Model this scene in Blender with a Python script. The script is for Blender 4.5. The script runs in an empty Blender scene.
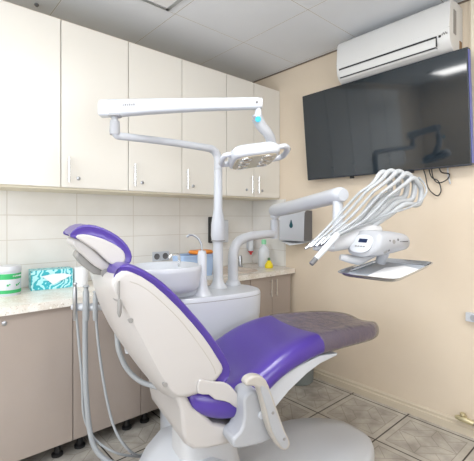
import bpy, bmesh, math, random
from mathutils import Vector, Matrix, Euler
from math import pi, sin, cos, radians as R
random.seed(4)
sc = bpy.context.scene
C = sc.collection

# ---------------------------------------------------------------- camera
cam = bpy.data.cameras.new('camera'); camo = bpy.data.objects.new('camera', cam); C.objects.link(camo)
camo.location = (-2.552, -2.643, 1.30)
camo.rotation_euler = (pi/2, 0, -R(41.6))
cam.sensor_fit = 'HORIZONTAL'; cam.sensor_width = 36
cam.lens = 36*380/474
cam.shift_y = -12.5/474
cam.clip_start = 0.02
sc.camera = camo
# ---------------------------------------------------------------- light
w = bpy.data.worlds.new('world'); sc.world = w; w.use_nodes = True
w.node_tree.nodes['Background'].inputs[0].default_value = (.75, .86, 1, 1)
w.node_tree.nodes['Background'].inputs[1].default_value = 1.0
def area(name, loc, rot, sx, sy, power, col):
    l = bpy.data.lights.new(name, 'AREA'); l.shape = 'RECTANGLE'; l.size = sx; l.size_y = sy
    l.energy = power; l.color = col
    o = bpy.data.objects.new(name, l); o.location = loc; o.rotation_euler = rot; C.objects.link(o); return o
# daylight through the window of the left wall and of the front wall
area('window_daylight', (-4.15, -1.75, 1.55), (0, -R(90), 0), 1.4, 1.9, 46, (.86, .93, 1))
area('front_window_daylight', (-2.3, -4.35, 1.6), (R(108), 0, 0), 2.2, 1.4, 44, (.95, .97, 1))
# ceiling panels (built below as ceiling lights) throw this light
PANELS = [(-1.575, -2.646), (-1.575, -2.049), (-3.366, -0.855), (-3.366, -2.646)]
for px, py in PANELS:
    area('ceiling_panel_light', (px, py, 2.585), (0, 0, 0), .52, .52, 9.5, (1, .975, .94))
sc.view_settings.view_transform = 'Standard'; sc.view_settings.look = 'None'
sc.view_settings.gamma = 1; sc.view_settings.use_curve_mapping = False
sc.view_settings.exposure = 0.16

# ---------------------------------------------------------------- materials
def M(name, col, rough=.5, metal=0, spec=.5, alpha=None, trans=0, coat=0, emit=None, es=1, noise=0, nscale=20, bump=0, bscale=200):
    m = bpy.data.materials.new(name); m.use_nodes = True
    nt = m.node_tree; b = nt.nodes['Principled BSDF']
    b.inputs['Base Color'].default_value = (*col, 1); b.inputs['Roughness'].default_value = rough
    b.inputs['Metallic'].default_value = metal; b.inputs['Specular IOR Level'].default_value = spec
    b.inputs['Transmission Weight'].default_value = trans; b.inputs['Coat Weight'].default_value = coat
    b.inputs['Coat Roughness'].default_value = .08
    if alpha is not None: b.inputs['Alpha'].default_value = alpha
    if emit: b.inputs['Emission Color'].default_value = (*emit, 1); b.inputs['Emission Strength'].default_value = es
    geo = nt.nodes.new('ShaderNodeNewGeometry')
    if noise:
        n = nt.nodes.new('ShaderNodeTexNoise'); n.inputs['Scale'].default_value = nscale; n.inputs['Detail'].default_value = 5
        nt.links.new(geo.outputs['Position'], n.inputs['Vector'])
        r = nt.nodes.new('ShaderNodeMapRange'); r.inputs['From Min'].default_value = .3; r.inputs['From Max'].default_value = .7
        r.inputs['To Min'].default_value = 1-noise; r.inputs['To Max'].default_value = 1+noise*.4
        nt.links.new(n.outputs[0], r.inputs[0])
        v = nt.nodes.new('ShaderNodeVectorMath'); v.operation = 'SCALE'; v.inputs[0].default_value = col
        nt.links.new(r.outputs[0], v.inputs['Scale']); nt.links.new(v.outputs[0], b.inputs['Base Color'])
    if bump:
        n2 = nt.nodes.new('ShaderNodeTexNoise'); n2.inputs['Scale'].default_value = bscale
        nt.links.new(geo.outputs['Position'], n2.inputs['Vector'])
        bp = nt.nodes.new('ShaderNodeBump'); bp.inputs['Strength'].default_value = bump; bp.inputs['Distance'].default_value = .002 if bscale > 100 else .02
        nt.links.new(n2.outputs[0], bp.inputs['Height']); nt.links.new(bp.outputs[0], b.inputs['Normal'])
    return m
class G:   # tiny node-graph helper
    def __init__(s, name, rough=.5):
        s.m = bpy.data.materials.new(name); s.m.use_nodes = True; s.nt = s.m.node_tree; s.b = s.nt.nodes['Principled BSDF']
        s.b.inputs['Roughness'].default_value = rough
        g = s.nt.nodes.new('ShaderNodeNewGeometry'); s.pos = g.outputs['Position']
        x = s.nt.nodes.new('ShaderNodeSeparateXYZ'); s.nt.links.new(s.pos, x.inputs[0]); s.x, s.y, s.z = x.outputs
    def setin(s, i, v):
        if isinstance(v, (int, float)): i.default_value = v
        elif isinstance(v, tuple): i.default_value = (*v, 1) if len(i.default_value) == 4 else v
        else: s.nt.links.new(v, i)
    def mth(s, op, a, b=0, c=0):
        n = s.nt.nodes.new('ShaderNodeMath'); n.operation = op
        s.setin(n.inputs[0], a); s.setin(n.inputs[1], b); s.setin(n.inputs[2], c); return n.outputs[0]
    def mix(s, f, a, b):
        n = s.nt.nodes.new('ShaderNodeMix'); n.data_type = 'RGBA'
        s.setin(n.inputs[0], f); s.setin(n.inputs[6], a); s.setin(n.inputs[7], b); return n.outputs[2]
    def noise(s, scale, detail=4):
        n = s.nt.nodes.new('ShaderNodeTexNoise'); n.inputs['Scale'].default_value = scale; n.inputs['Detail'].default_value = detail
        s.nt.links.new(s.pos, n.inputs['Vector']); return n.outputs[0]
    def ramp(s, v, a, b, ta=0., tb=1.):
        n = s.nt.nodes.new('ShaderNodeMapRange'); s.setin(n.inputs[0], v)
        for i, q in enumerate((a, b, ta, tb)): n.inputs[i+1].default_value = q
        return n.outputs[0]
    def cell(s, v, off, size):   # -.5 .. .5 within each cell
        return s.mth('SUBTRACT', s.mth('FRACT', s.mth('DIVIDE', s.mth('SUBTRACT', v, off), size)), .5)
    def line(s, v, wd):          # 1 where |v|<wd
        return s.ramp(s.mth('ABSOLUTE', v), wd, wd*.4)
    def mx(s, *a):
        r = a[0]
        for q in a[1:]: r = s.mth('MAXIMUM', r, q)
        return r
    def bump(s, h, st=.3, d=.002):
        n = s.nt.nodes.new('ShaderNodeBump'); n.inputs['Strength'].default_value = st; n.inputs['Distance'].default_value = d
        s.nt.links.new(h, n.inputs['Height']); s.nt.links.new(n.outputs[0], s.b.inputs['Normal'])
    def done(s, col): s.setin(s.b.inputs['Base Color'], col); return s.m

def floor_mat():
    g = G('floor_tile', .22)
    u = g.cell(g.x, -.055, .41); v = g.cell(g.y, -.285, .41)
    au = g.mth('ABSOLUTE', u); av = g.mth('ABSOLUTE', v)
    m = g.mx(au, av)
    grout = g.ramp(m, .486, .494)
    border = g.ramp(m, .40, .405)
    s_ = g.mth('ADD', u, v); d_ = g.mth('SUBTRACT', u, v)
    dia = g.mth('ADD', au, av)
    lines = g.mx(g.line(g.mth('SUBTRACT', m, .40), .008), g.line(g.mth('SUBTRACT', dia, .40), .010), g.line(g.mth('SUBTRACT', dia, .17), .010))
    inner = g.mth('MULTIPLY', g.mx(g.line(u, .008), g.line(v, .008)), g.ramp(dia, .40, .395))
    inner = g.mth('MULTIPLY', inner, g.ramp(dia, .165, .17))
    corner = g.mth('MULTIPLY', g.mx(g.line(s_, .008), g.line(d_, .008)), g.mth('MULTIPLY', g.ramp(dia, .40, .405), g.ramp(m, .40, .395)))
    lines = g.mth('MULTIPLY', g.mx(lines, inner, corner), g.ramp(m, .41, .405))
    n = g.ramp(g.noise(9, 8), .32, .68)
    base = g.mix(n, (.32, .295, .26), (.54, .505, .45))
    base = g.mix(g.mth('MULTIPLY', border, .3), base, (.62, .58, .51))
    n2 = g.ramp(g.noise(60, 4), .3, .7, 0, .22)
    base = g.mix(n2, base, (.32, .30, .27))
    base = g.mix(g.mth('MULTIPLY', lines, .55), base, (.20, .175, .15))
    base = g.mix(grout, base, (.045, .038, .035))
    g.bump(g.mth('SUBTRACT', 1, g.mx(grout, g.mth('MULTIPLY', lines, .4))), .4)
    return g.done(base)
def backsplash_mat():
    g = G('backsplash_tile', .25)
    xy = g.mth('ADD', g.x, g.mth('MULTIPLY', g.y, -1))
    u = g.cell(xy, -2.06-.205+.205, .41); v = g.cell(g.z, 1.012, .153)
    gr = g.mx(g.ramp(g.mth('ABSOLUTE', u), .4925, .4965), g.ramp(g.mth('ABSOLUTE', v), .484, .492))
    base = g.mix(g.ramp(g.noise(5, 5), .3, .7), (.73, .71, .67), (.78, .765, .73))
    g.bump(g.mth('SUBTRACT', 1, gr), .4)
    return g.done(g.mix(g.mth('MULTIPLY', gr, .5), base, (.45, .38, .29)))
def ceiling_mat():
    g = G('ceiling_tile', .75)
    u = g.cell(g.x, -.035, .597); v = g.cell(g.y, -.555, .597)
    m = g.mx(g.mth('ABSOLUTE', u), g.mth('ABSOLUTE', v))
    edge = g.ramp(m, .488, .491); gap = g.ramp(m, .4965, .498)
    base = g.mix(g.ramp(g.noise(3, 3), .3, .7), (.72, .745, .78), (.75, .775, .81))
    base = g.mix(g.mth('MULTIPLY', edge, .6), base, (.86, .86, .84))
    g.bump(g.mth('SUBTRACT', 1, gap), .6, .004)
    return g.done(g.mix(gap, base, (.36, .34, .31)))
def wall_mat():
    g = G('beige_plaster', .6)
    return g.done(g.mix(g.ramp(g.noise(2.2, 5), .35, .65), (.70, .595, .465), (.735, .63, .50)))
def worktop_mat():
    g = G('speckled_worktop', .3)
    c = g.mix(g.ramp(g.noise(11, 8), .38, .62), (.82, .80, .75), (.70, .64, .56))
    c = g.mix(g.ramp(g.noise(70, 5), .56, .66), c, (.88, .85, .80))
    c = g.mix(g.ramp(g.noise(120, 3), .62, .70), c, (.45, .38, .30))
    return g.done(c)
def tissue_box_mat():
    g = G('tissue_box_print', .4)
    w1 = g.nt.nodes.new('ShaderNodeTexWave'); w1.inputs['Scale'].default_value = 9; w1.inputs['Distortion'].default_value = 28
    w1.inputs['Detail'].default_value = 3; g.nt.links.new(g.pos, w1.inputs['Vector'])
    return g.done(g.mix(g.ramp(w1.outputs[1], .35, .6), (.03, .42, .50), (.45, .82, .84)))

m_floor, m_tile, m_ceil, m_wall, m_top = floor_mat(), backsplash_mat(), ceiling_mat(), wall_mat(), worktop_mat()
m_upper = M('cream_laminate', (.765, .735, .67), .32)
m_uedge = M('cream_carcass', (.74, .68, .54), .5)
m_base = M('taupe_gloss_laminate', (.395, .335, .295), .16, noise=.04, nscale=3)
m_basei = M('taupe_carcass', (.22, .17, .14), .5)
m_white = M('white_plastic', (.56, .585, .63), .28, coat=.2)
m_whitem = M('white_satin_plastic', (.52, .525, .54), .42)
m_cream = M('ivory_shell_plastic', (.475, .455, .445), .38)
m_grey = M('grey_plastic', (.25, .243, .235), .42)
m_lgrey = M('light_grey_plastic', (.375, .385, .41), .38)
m_beige = M('beige_rubber', (.42, .395, .36), .5)
m_dgrey = M('dark_grey_plastic', (.13, .13, .135), .45)
m_purple = M('purple_vinyl', (.068, .036, .27), .28, coat=.15, bump=.08, bscale=500)
m_film = M('clear_protective_film', (.20, .17, .17), .10, alpha=.60, bump=1.0, bscale=16)
m_chrome = M('chrome', (.82, .83, .85), .14, 1)
m_steel = M('brushed_steel', (.45, .47, .50), .3, 1)
m_black = M('black_plastic', (.012, .012, .013), .4)
m_screen = M('black_screen_glass', (.006, .014, .022), .05, spec=.6, coat=.4)
m_bezel = M('dark_bezel', (.02, .025, .035), .25)
m_blue = M('blue_edge_film', (.07, .10, .42), .3)
m_ac = M('air_conditioner_white', (.66, .66, .65), .35)
m_hose = M('grey_hose', (.34, .36, .38), .42)
m_whose = M('white_hose', (.41, .425, .44), .35)
m_skirt = M('painted_skirting', (.62, .54, .42), .5)
m_panel = M('lamp_diffuser', (.80, .80, .80), .5)
m_on = M('lit_diffuser', (.9, .9, .88), .5, emit=(.93, .97, 1), es=4.5)
m_green = M('green_print', (.03, .38, .12), .5)
m_tray = M('polished_tray', (.72, .75, .80), .18, 1)
m_trayi = M('tray_grey_insert', (.36, .40, .46), .35)
m_paper = M('white_paper', (.78, .79, .81), .7)
m_red = M('red_plastic', (.62, .04, .05), .35)
m_yellow = M('yellow_plastic', (.90, .72, .02), .35)
m_orange = M('orange_plastic', (.85, .28, .04), .45)
m_bluebox = M('pale_blue_plastic', (.42, .58, .84), .3)
m_bottle = M('translucent_plastic', (.80, .84, .88), .2, alpha=.75)
m_brass = M('weathered_brass', (.60, .53, .33), .4, .6)
m_refl = M('lens_reflector', (.62, .58, .47), .2, .5)
m_sticker = M('cyan_sticker', (.04, .42, .66), .4)
m_tissue = tissue_box_mat()
m_sink = M('beige_composite_sink', (.66, .56, .48), .4, noise=.15, nscale=90)
m_bin = M('grey_green_bin', (.20, .225, .22), .4)
m_teal = M('teal_dark', (.01, .09, .12), .4)
m_glass = M('window_glass', (.9, .95, 1), .02, trans=1)

# ---------------------------------------------------------------- mesh helpers
def obj(name, bm, mat, parent=None, smooth=True, angle=40, bev=0, seg=3, sub=0):
    bmesh.ops.recalc_face_normals(bm, faces=bm.faces)
    me = bpy.data.meshes.new(name); bm.to_mesh(me); bm.free()
    mats = mat if isinstance(mat, (list, tuple)) else [mat]
    for q in mats: me.materials.append(q)
    if smooth:
        for p in me.polygons: p.use_smooth = True
        if not sub: me.set_sharp_from_angle(angle=R(angle))
    o = bpy.data.objects.new(name, me); C.objects.link(o)
    if parent: o.parent = parent
    if bev:
        b = o.modifiers.new('bevel', 'BEVEL'); b.width = bev; b.segments = seg; b.limit_method = 'ANGLE'; b.angle_limit = R(50)
        b.harden_normals = smooth
    if sub:
        s = o.modifiers.new('subsurf', 'SUBSURF'); s.levels = sub; s.render_levels = sub
    return o
def bx(bm, x0, x1, y0, y1, z0, z1, mi=0, mat=None):
    vs = [bm.verts.new((x, y, z)) for x in (x0, x1) for y in (y0, y1) for z in (z0, z1)]
    if mat is not None:
        for v in vs: v.co = mat @ v.co
    for f in ((0,1,3,2),(4,6,7,5),(0,4,5,1),(2,3,7,6),(0,2,6,4),(1,5,7,3)):
        bm.faces.new([vs[i] for i in f]).material_index = mi
    return bm
def box(*a, **k): return bx(bmesh.new(), *a, **k)
def loft(rings, caps=True, closed=True, bm=None):
    bm = bm or bmesh.new(); V = [[bm.verts.new(Vector(p)) for p in r] for r in rings]; n = len(V[0])
    for a, b in zip(V, V[1:]):
        for i in range(n if closed else n-1):
            j = (i+1) % n; bm.faces.new((a[i], a[j], b[j], b[i]))
    if caps:
        bm.faces.new(V[0][::-1]); bm.faces.new(V[-1])
    return bm
def catmull(pts, n=6):
    P = [Vector(p) for p in pts]; out = []
    if len(P) < 3: return P
    for i in range(len(P)-1):
        p0 = P[i-1] if i else P[0]*2-P[1]; p1, p2 = P[i], P[i+1]; p3 = P[i+2] if i+2 < len(P) else P[-1]*2-P[-2]
        for k in range(n):
            t = k/n
            out.append(.5*((2*p1)+(p2-p0)*t+(2*p0-5*p1+4*p2-p3)*t*t+(3*p1-p0-3*p2+p3)*t**3))
    out.append(P[-1]); return out
def tube(pts, r, seg=12, smooth=True, bm=None, n=6, flat=1):
    P = catmull(pts, n) if smooth and len(pts) > 2 else [Vector(p) for p in pts]
    m = len(P); rr = []
    for i in range(m):
        if callable(r): rr.append(r(i/(m-1)))
        elif isinstance(r, (list, tuple)):
            f = i/(m-1)*(len(r)-1); k = min(int(f), len(r)-2); rr.append(r[k]*(1-(f-k))+r[k+1]*(f-k))
        else: rr.append(r)
    T = [(P[min(i+1, m-1)]-P[max(i-1, 0)]).normalized() for i in range(m)]
    up = Vector((0, 0, 1)) if abs(T[0].z) < .9 else Vector((1, 0, 0))
    nrm = (up - T[0]*up.dot(T[0])).normalized(); rings = []
    for i in range(m):
        nrm = (nrm - T[i]*nrm.dot(T[i])).normalized(); b = T[i].cross(nrm)
        rings.append([P[i]+(nrm*cos(a)+b*sin(a)*flat)*rr[i] for a in [2*pi*k/seg for k in range(seg)]])
    return loft(rings, bm=bm)
def lathe(prof, c=(0, 0, 0), seg=32, axis='z', sx=1, sy=1, bm=None):
    rings = []
    for r, h in prof:
        ring = []
        for k in range(seg):
            a = 2*pi*k/seg; p = Vector((max(r, .0003)*cos(a)*sx, max(r, .0003)*sin(a)*sy, h))
            if axis == 'y': p = Vector((p.x, p.z, p.y))
            if axis == 'x': p = Vector((p.z, p.x, p.y))
            ring.append(p+Vector(c))
        rings.append(ring)
    return loft(rings, bm=bm)
def disc_between(a, b, r, seg=20, bm=None): return tube([a, b], r, seg, smooth=False, bm=bm)
def prism(poly, v0, v1, mp=lambda u, v, z: (u, v, z), bm=None):
    return loft([[mp(u, v, z) for u, z in poly] for v in (v0, v1)], bm=bm)
def smooth_poly(poly, n=4):
    P = [Vector((a, b, 0)) for a, b in poly]; m = len(P); out = []
    for i in range(m):
        p0, p1, p2, p3 = P[i-1], P[i], P[(i+1) % m], P[(i+2) % m]
        for k in range(n):
            t = k/n; q = .5*((2*p1)+(p2-p0)*t+(2*p0-5*p1+4*p2-p3)*t*t+(3*p1-p0-3*p2+p3)*t**3); out.append((q.x, q.y))
    return out
def sup(cx, cy, rx, ry, z, n=24, e=2.6):
    return [(cx+rx*math.copysign(abs(cos(a))**(2/e), cos(a)), cy+ry*math.copysign(abs(sin(a))**(2/e), sin(a)), z) for a in [2*pi*k/n for k in range(n)]]
def thing(name, label, cat, loc=(0, 0, 0), rz=0, group=None):
    o = bpy.data.objects.new(name, None); o.empty_display_size = .05; C.objects.link(o); o.location = loc; o.rotation_euler = (0, 0, rz)
    return tag(o, label, cat, group)
def tag(o, label, cat, group=None):
    o['label'] = label; o['category'] = cat
    if group: o['group'] = group
    return o
def st(o): o['kind'] = 'structure'; return o
def local(root, pts):   # world points into a root's own frame
    mi = (Matrix.Translation(root.location) @ root.rotation_euler.to_matrix().to_4x4()).inverted()
    return [tuple(mi @ Vector(p)) for p in pts]

# ---------------------------------------------------------------- the room
H = 2.61; XL = -4.2; YF = -4.4
st(obj('floor', box(XL, 0, YF, 0, -.1, 0), m_floor, smooth=False))
st(obj('ceiling', box(XL, 0, YF, 0, H, H+.1), m_ceil, smooth=False))
st(obj('wall_back', box(XL, 0, 0, .1, -.1, H+.1), m_wall, smooth=False))
st(obj('wall_right', box(0, .1, YF-.1, .1, -.1, H+.1), m_wall, smooth=False))
def wall_with_hole(name, fixed, a0, a1, h0, h1, z0, z1, axis):
    bm = bmesh.new()
    for (p, q, r, s) in ((a0, h0, -.1, H+.1), (h1, a1, -.1, H+.1), (h0, h1, -.1, z0), (h0, h1, z1, H+.1)):
        if axis == 'x': bx(bm, fixed-.1, fixed, p, q, r, s)
        else: bx(bm, p, q, fixed-.1, fixed, r, s)
    return st(obj(name, bm, m_wall, smooth=False))
wall_with_hole('wall_left', XL, YF, .1, -2.7, -.8, .85, 2.25, 'x')
wall_with_hole('wall_front', YF, XL, 0, -3.4, -1.2, .9, 2.3, 'y')
def window(n, axis, fixed, h0, h1, z0, z1):
    r = thing('window_%d' % n, '', ''); del r['label'], r['category']; st(r)
    bm = bmesh.new(); mid = (h0+h1)/2
    for (p, q, a, b) in ((h0, h0+.06, z0, z1), (h1-.06, h1, z0, z1), (h0, h1, z0, z0+.06), (h0, h1, z1-.06, z1), (mid-.03, mid+.03, z0, z1)):
        if axis == 'x': bx(bm, fixed-.08, fixed-.02, p, q, a, b)
        else: bx(bm, p, q, fixed-.08, fixed-.02, a, b)
    obj('window_frame', bm, m_white, r, smooth=False)
    g = box(fixed-.055, fixed-.05, h0+.05, h1-.05, z0+.05, z1-.05) if axis == 'x' else box(h0+.05, h1-.05, fixed-.055, fixed-.05, z0+.05, z1-.05)
    obj('window_pane', g, m_glass, r, smooth=False)
window(1, 'x', XL, -2.7, -.8, .85, 2.25); window(2, 'y', YF, -3.4, -1.2, .9, 2.3)
st(obj('trim_1', bx(box(-2.72, -.009, -.008, -.0005, .87, 1.466), -.008, -.0005, -.42, -.0005, .87, 1.466), m_tile, smooth=False))
# skirting along the right wall
sk = [(0, 0), (-.022, 0), (-.022, .045), (-.014, .05), (-.014, .066), (-.004, .075), (0, .075)]
st(obj('baseboard_right', loft([[(x, y, z) for x, z in sk] for y in (YF, -.56)]), m_skirt, smooth=False))
# ceiling edge moulding on the right wall
st(obj('trim_2', box(-.010, 0, YF, 0, 2.602, 2.61), M('brown_trim', (.16, .12, .09), .6), smooth=False))

# ceiling lamp panels
def ceiling_lamp(x, y, lit, label):
    t = thing('ceiling_light', label, 'ceiling light', (x, y, 2.61))
    bm = bmesh.new(); s = .285
    for a in ((-s, s, -s, -s+.022), (-s, s, s-.022, s), (-s, -s+.022, -s, s), (s-.022, s, -s, s)): bx(bm, *a, -.012, 0)
    obj('frame', bm, m_steel if not lit else m_white, t, smooth=False)
    obj('diffuser', box(-s+.02, s-.02, -s+.02, s-.02, -.008, -.002), m_on if lit else m_panel, t, smooth=False)
ceiling_lamp(-1.575, -.855, False, 'square ceiling light panel with dark metal edge at the top of the picture')
for q, (x, y) in enumerate(PANELS):
    ceiling_lamp(x, y, True, ['lit ceiling panel on the camera side near the television wall', 'lit ceiling panel between the television wall and the chair headrest', 'lit ceiling panel nearest the left window and cabinets', 'lit ceiling panel behind the camera towards the left window'][q])
t = obj('ceiling_hook', lathe([(.0, 0), (.012, 0), (.014, -.008), (.006, -.016), (0, -.016)], (-1.925, -.09, 2.61)), m_dgrey)
tag(t, 'tiny dark metal fixing in the ceiling above the leftmost tall cabinets', 'hook')

# ---------------------------------------------------------------- wall cabinets
def bar_handle(p, x, y, z0, z1, s=-1):
    bm = bmesh.new(); tube([(x, y-.024, z0), (x, y-.024, z1)], .0055, 10, False, bm=bm)
    for z in (z0+.02, z1-.02): tube([(x, y, z), (x, y-.024, z)], .0045, 8, False, bm=bm)
    return obj('handle', bm, m_chrome, p)
def lock(p, x, y, z): return obj('lock', lathe([(0, -.006), (.008, -.006), (.011, -.004), (.011, 0)], (x, y, z), 18, 'y'), m_steel, p)
def wall_cabinet(x0, x1, doors, label):
    t = thing('wall_cabinet', label, 'cabinet', ((x0+x1)/2, 0, 1.465), 0, 'cream cabinets along the top of the back wall')
    cx = (x0+x1)/2
    b = bmesh.new()
    for a in ((x0, x0+.016, -.33, -.001, 1.465, 2.435), (x1-.016, x1, -.33, -.001, 1.465, 2.435), (x0+.016, x1-.016, -.33, -.001, 1.465, 1.483),
              (x0+.016, x1-.016, -.33, -.001, 2.417, 2.435), (x0+.016, x1-.016, -.012, -.001, 1.483, 2.417)):
        bx(b, *a)
    bmesh.ops.translate(b, verts=b.verts, vec=(-cx, 0, -1.465))
    obj('body', b, m_uedge, t, smooth=False)
    for (a, c, side) in doors:
        d = obj('door', box(a+.0025-cx, c-.0025-cx, -.35, -.332, .012, .97), m_upper, t, bev=.0015, seg=1)
        hx = a+.038 if side < 0 else c-.038
        bar_handle(d, hx-cx, -.35, .042, .185)
        lock(d, (a+.097 if side < 0 else c-.085)-cx, -.35, .068)
wall_cabinet(-2.68, -1.862, [(-2.68, -2.27, -1), (-2.27, -1.862, -1)], 'bright tall cream wall cabinet cut by the left picture edge above the wipes tub')
wall_cabinet(-1.862, -1.451, [(-1.862, -1.451, -1)], 'tall cream wall cabinet directly above the headrest, second door from the left picture edge')
wall_cabinet(-1.451, -1.042, [(-1.451, -1.042, -1)], 'cream wall cabinet behind the joint at the left end of the lamp arm')
wall_cabinet(-1.042, -.625, [(-1.042, -.625, -1)], 'cream wall cabinet behind the upright white lamp pole')
wall_cabinet(-.625, -.001, [(-.625, -.325, 1), (-.325, -.001, -1)], 'cream two-door wall cabinet in the corner behind the lamp head, handles together')

# ---------------------------------------------------------------- base cabinets, worktop
def base_cabinet(x0, x1, doors, label, lck=False):
    cx = (x0+x1)/2
    t = thing('base_cabinet', label, 'cabinet', (cx, 0, 0), 0, 'glossy taupe cabinets under the worktop')
    b = bmesh.new(); a0, a1 = x0-cx, x1-cx
    for a in ((a0+.001, a0+.017, -.48, -.003, .09, .825), (a1-.017, a1-.001, -.48, -.003, .09, .825), (a0+.017, a1-.017, -.48, -.003, .09, .107), (a0+.017, a1-.017, -.012, -.003, .107, .825)):
        bx(b, *a)
    obj('body', b, m_basei, t, smooth=False)
    for (p, q, s) in doors:
        d = obj('door', box(p+.002-cx, q-.002-cx, -.50, -.482, .087, .822), m_base, t, bev=.0015, seg=1)
        if s: bar_handle(d, (p+.03 if s < 0 else q-.03)-cx, -.5, .66, .80)
        if lck and q == doors[-1][1] or lck == 2: lock(d, (p+.10)-cx, -.5, .785)
    for fx in (a0+.06, a1-.06):
        for fy in (-.43, -.08):
            obj('foot', lathe([(.030, 0), (.030, .012), (.018, .02), (.016, .06), (.026, .07), (.026, .09)], (fx, fy, 0), 16), m_black, t)
base_cabinet(-2.66, -1.845, [(-2.66, -2.27, 0), (-2.27, -1.845, 0)], 'glossy taupe base cabinet at the left picture edge with a small round lock', True)
base_cabinet(-1.845, -1.44, [(-1.845, -1.44, 0)], 'plain glossy taupe base cabinet behind the hanging suction hoses')
base_cabinet(-1.44, -1.03, [(-1.44, -1.03, 0)], 'taupe base cabinet mostly hidden behind the chair backrest')
base_cabinet(-1.03, -.51, [(-1.03, -.51, 0)], 'taupe base cabinet hidden behind the white dental unit')
base_cabinet(-.51, -.03, [(-.51, -.262, 1), (-.262, -.03, -1)], 'taupe two-door sink cabinet in the corner with two steel bar handles')
SX0, SX1, SY0, SY1 = -.74, -.36, -.43, -.10
b = bmesh.new()
for a in ((-2.68, SX0, -.53, -.009), (SX1, -.009, -.53, -.009), (SX0, SX1, -.53, SY0), (SX0, SX1, SY1, -.009)): bx(b, *a, .828, .868)
bmesh.ops.remove_doubles(b, verts=b.verts, dist=.0005)
tag(obj('worktop', b, m_top, smooth=False), 'long speckled beige stone-look worktop running along the back wall', 'worktop')
# sink
t = thing('sink', 'beige composite sink set into the worktop behind the curved white arm', 'sink', ((SX0+SX1)/2, (SY0+SY1)/2, .868))
rx, ry = (SX1-SX0)/2, (SY1-SY0)/2
rings = [sup(0, 0, rx+.022, ry+.022, .001, 32, 6), sup(0, 0, rx+.018, ry+.018, .008, 32, 6), sup(0, 0, rx-.01, ry-.01, .008, 32, 6), sup(0, 0, rx-.02, ry-.02, -.005, 32, 5), sup(0, 0, rx-.04, ry-.04, -.034, 32, 4), sup(0, 0, .03, .03, -.037, 32, 2)]
obj('basin', loft(rings), m_sink, t)
obj('drain', lathe([(.028, -.036), (.028, -.033), (.0, -.033)], seg=20), m_chrome, t)
t = thing('faucet', 'small chrome sink tap with a slanting spout in the corner of the worktop', 'tap', (-.297, -.145, .868))
obj('body', lathe([(.026, 0), (.026, .006), (.019, .012), (.018, .085), (.012, .10), (0, .102)], seg=20), m_steel, t)
obj('spout', tube([(0, 0, .03), (-.035, .012, .075), (-.085, .03, .112), (-.105, .036, .10)], [.011, .010, .009, .009]), m_steel, t)

# ---------------------------------------------------------------- things on the worktop
# tub of wipes
t = thing('wipes_tub', 'round white plastic tub of wipes with green printed bands at the left picture edge', 'tub', (-2.095, -.175, .868))
obj('tub', lathe([(0, 0), (.062, 0), (.066, .006), (.066, .125), (.062, .13), (0, .13)], seg=40), m_white, t)
obj('lid', lathe([(0, .131), (.068, .131), (.069, .136), (.069, .155), (.064, .163), (0, .165)], seg=40), m_white, t)
lb = obj('label_band', lathe([(.0663, .092), (.0668, .092), (.0668, .123), (.0663, .123)], seg=40), m_green, t)
obj('label_band', lathe([(.0663, .014), (.0668, .014), (.0668, .033), (.0663, .033)], seg=40), m_green, t)
def on_cyl(deg, r, z):   # point on the tub wall
    a = R(deg); return Vector((r*cos(a), r*sin(a), z))
bm = bmesh.new()
for k in range(9):      # pale script in the upper green band
    a = -78+k*6.0; tube([on_cyl(a, .067, .105+.002*(k % 2)), on_cyl(a+2, .067, .114-.003*(k % 3 == 1)), on_cyl(a+4, .067, .106)], .0011, 6, False, bm=bm)
obj('lettering', bm, m_paper, t)
for a, z, r in ((-100, .06, .006), (-92, .064, .004), (-60, .058, .006), (-50, .062, .005), (-43, .068, .004)):
    p = on_cyl(a, .0664, z); q = on_cyl(a, .0670, z); obj('printed_mark', tube([p, q], r, 10, False), m_green, t)
# tissue box
t = thing('tissue_box', 'teal patterned tissue box with a white tissue drooping over its front', 'tissue box', (-1.85, -.115, .868), R(-7))
obj('carton', box(-.117, .117, -.055, .055, 0, .118), m_tissue, t, bev=.002, seg=1)
bm = bmesh.new()
a = [(-.062, .117), (-.035, .098), (-.01, .076), (.005, .062), (.028, .075), (.055, .088), (.085, .10), (.112, .112), (.06, .122), (.01, .122)]
fr = [(x, -.057-.012*sin((x+.06)*40)**2, z-.035 if z < .12 else z-.03) for x, z in a]; bk = [(x, y+.003, z) for x, y, z in fr]
loft([fr, bk], bm=bm)
obj('tissue', bm, m_paper, t)
tag(obj('paper_roll', lathe([(.016, 0), (.044, 0), (.045, .003), (.045, .117), (.044, .12), (.016, .12), (.016, .0)], (-1.685, -.16, .868)), m_paper), 'white paper roll standing right of the teal tissue box', 'paper roll')
# blue crate
t = thing('storage_box', 'pale blue plastic box on the worktop behind the spittoon bowl', 'box', (-.905, -.30, .868))
obj('box', loft([sup(0, 0, .135, .07, 0, 28, 7), sup(0, 0, .152, .082, .15, 28, 7), sup(0, 0, .158, .088, .15, 28, 7), sup(0, 0, .158, .088, .162, 28, 7), sup(0, 0, .146, .076, .162, 28, 7), sup(0, 0, .125, .06, .01, 28, 7)]), m_bluebox, t)
tag(obj('folded_cloth', loft([sup(-.84, -.30, .085, .06, 1.031, 20, 4), sup(-.84, -.30, .09, .065, 1.042, 20, 4), sup(-.84, -.30, .08, .055, 1.056, 20, 4), sup(-.84, -.30, .03, .02, 1.06, 20, 4)]), m_orange), 'orange packet lying on top of the pale blue box', 'packet')
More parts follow.
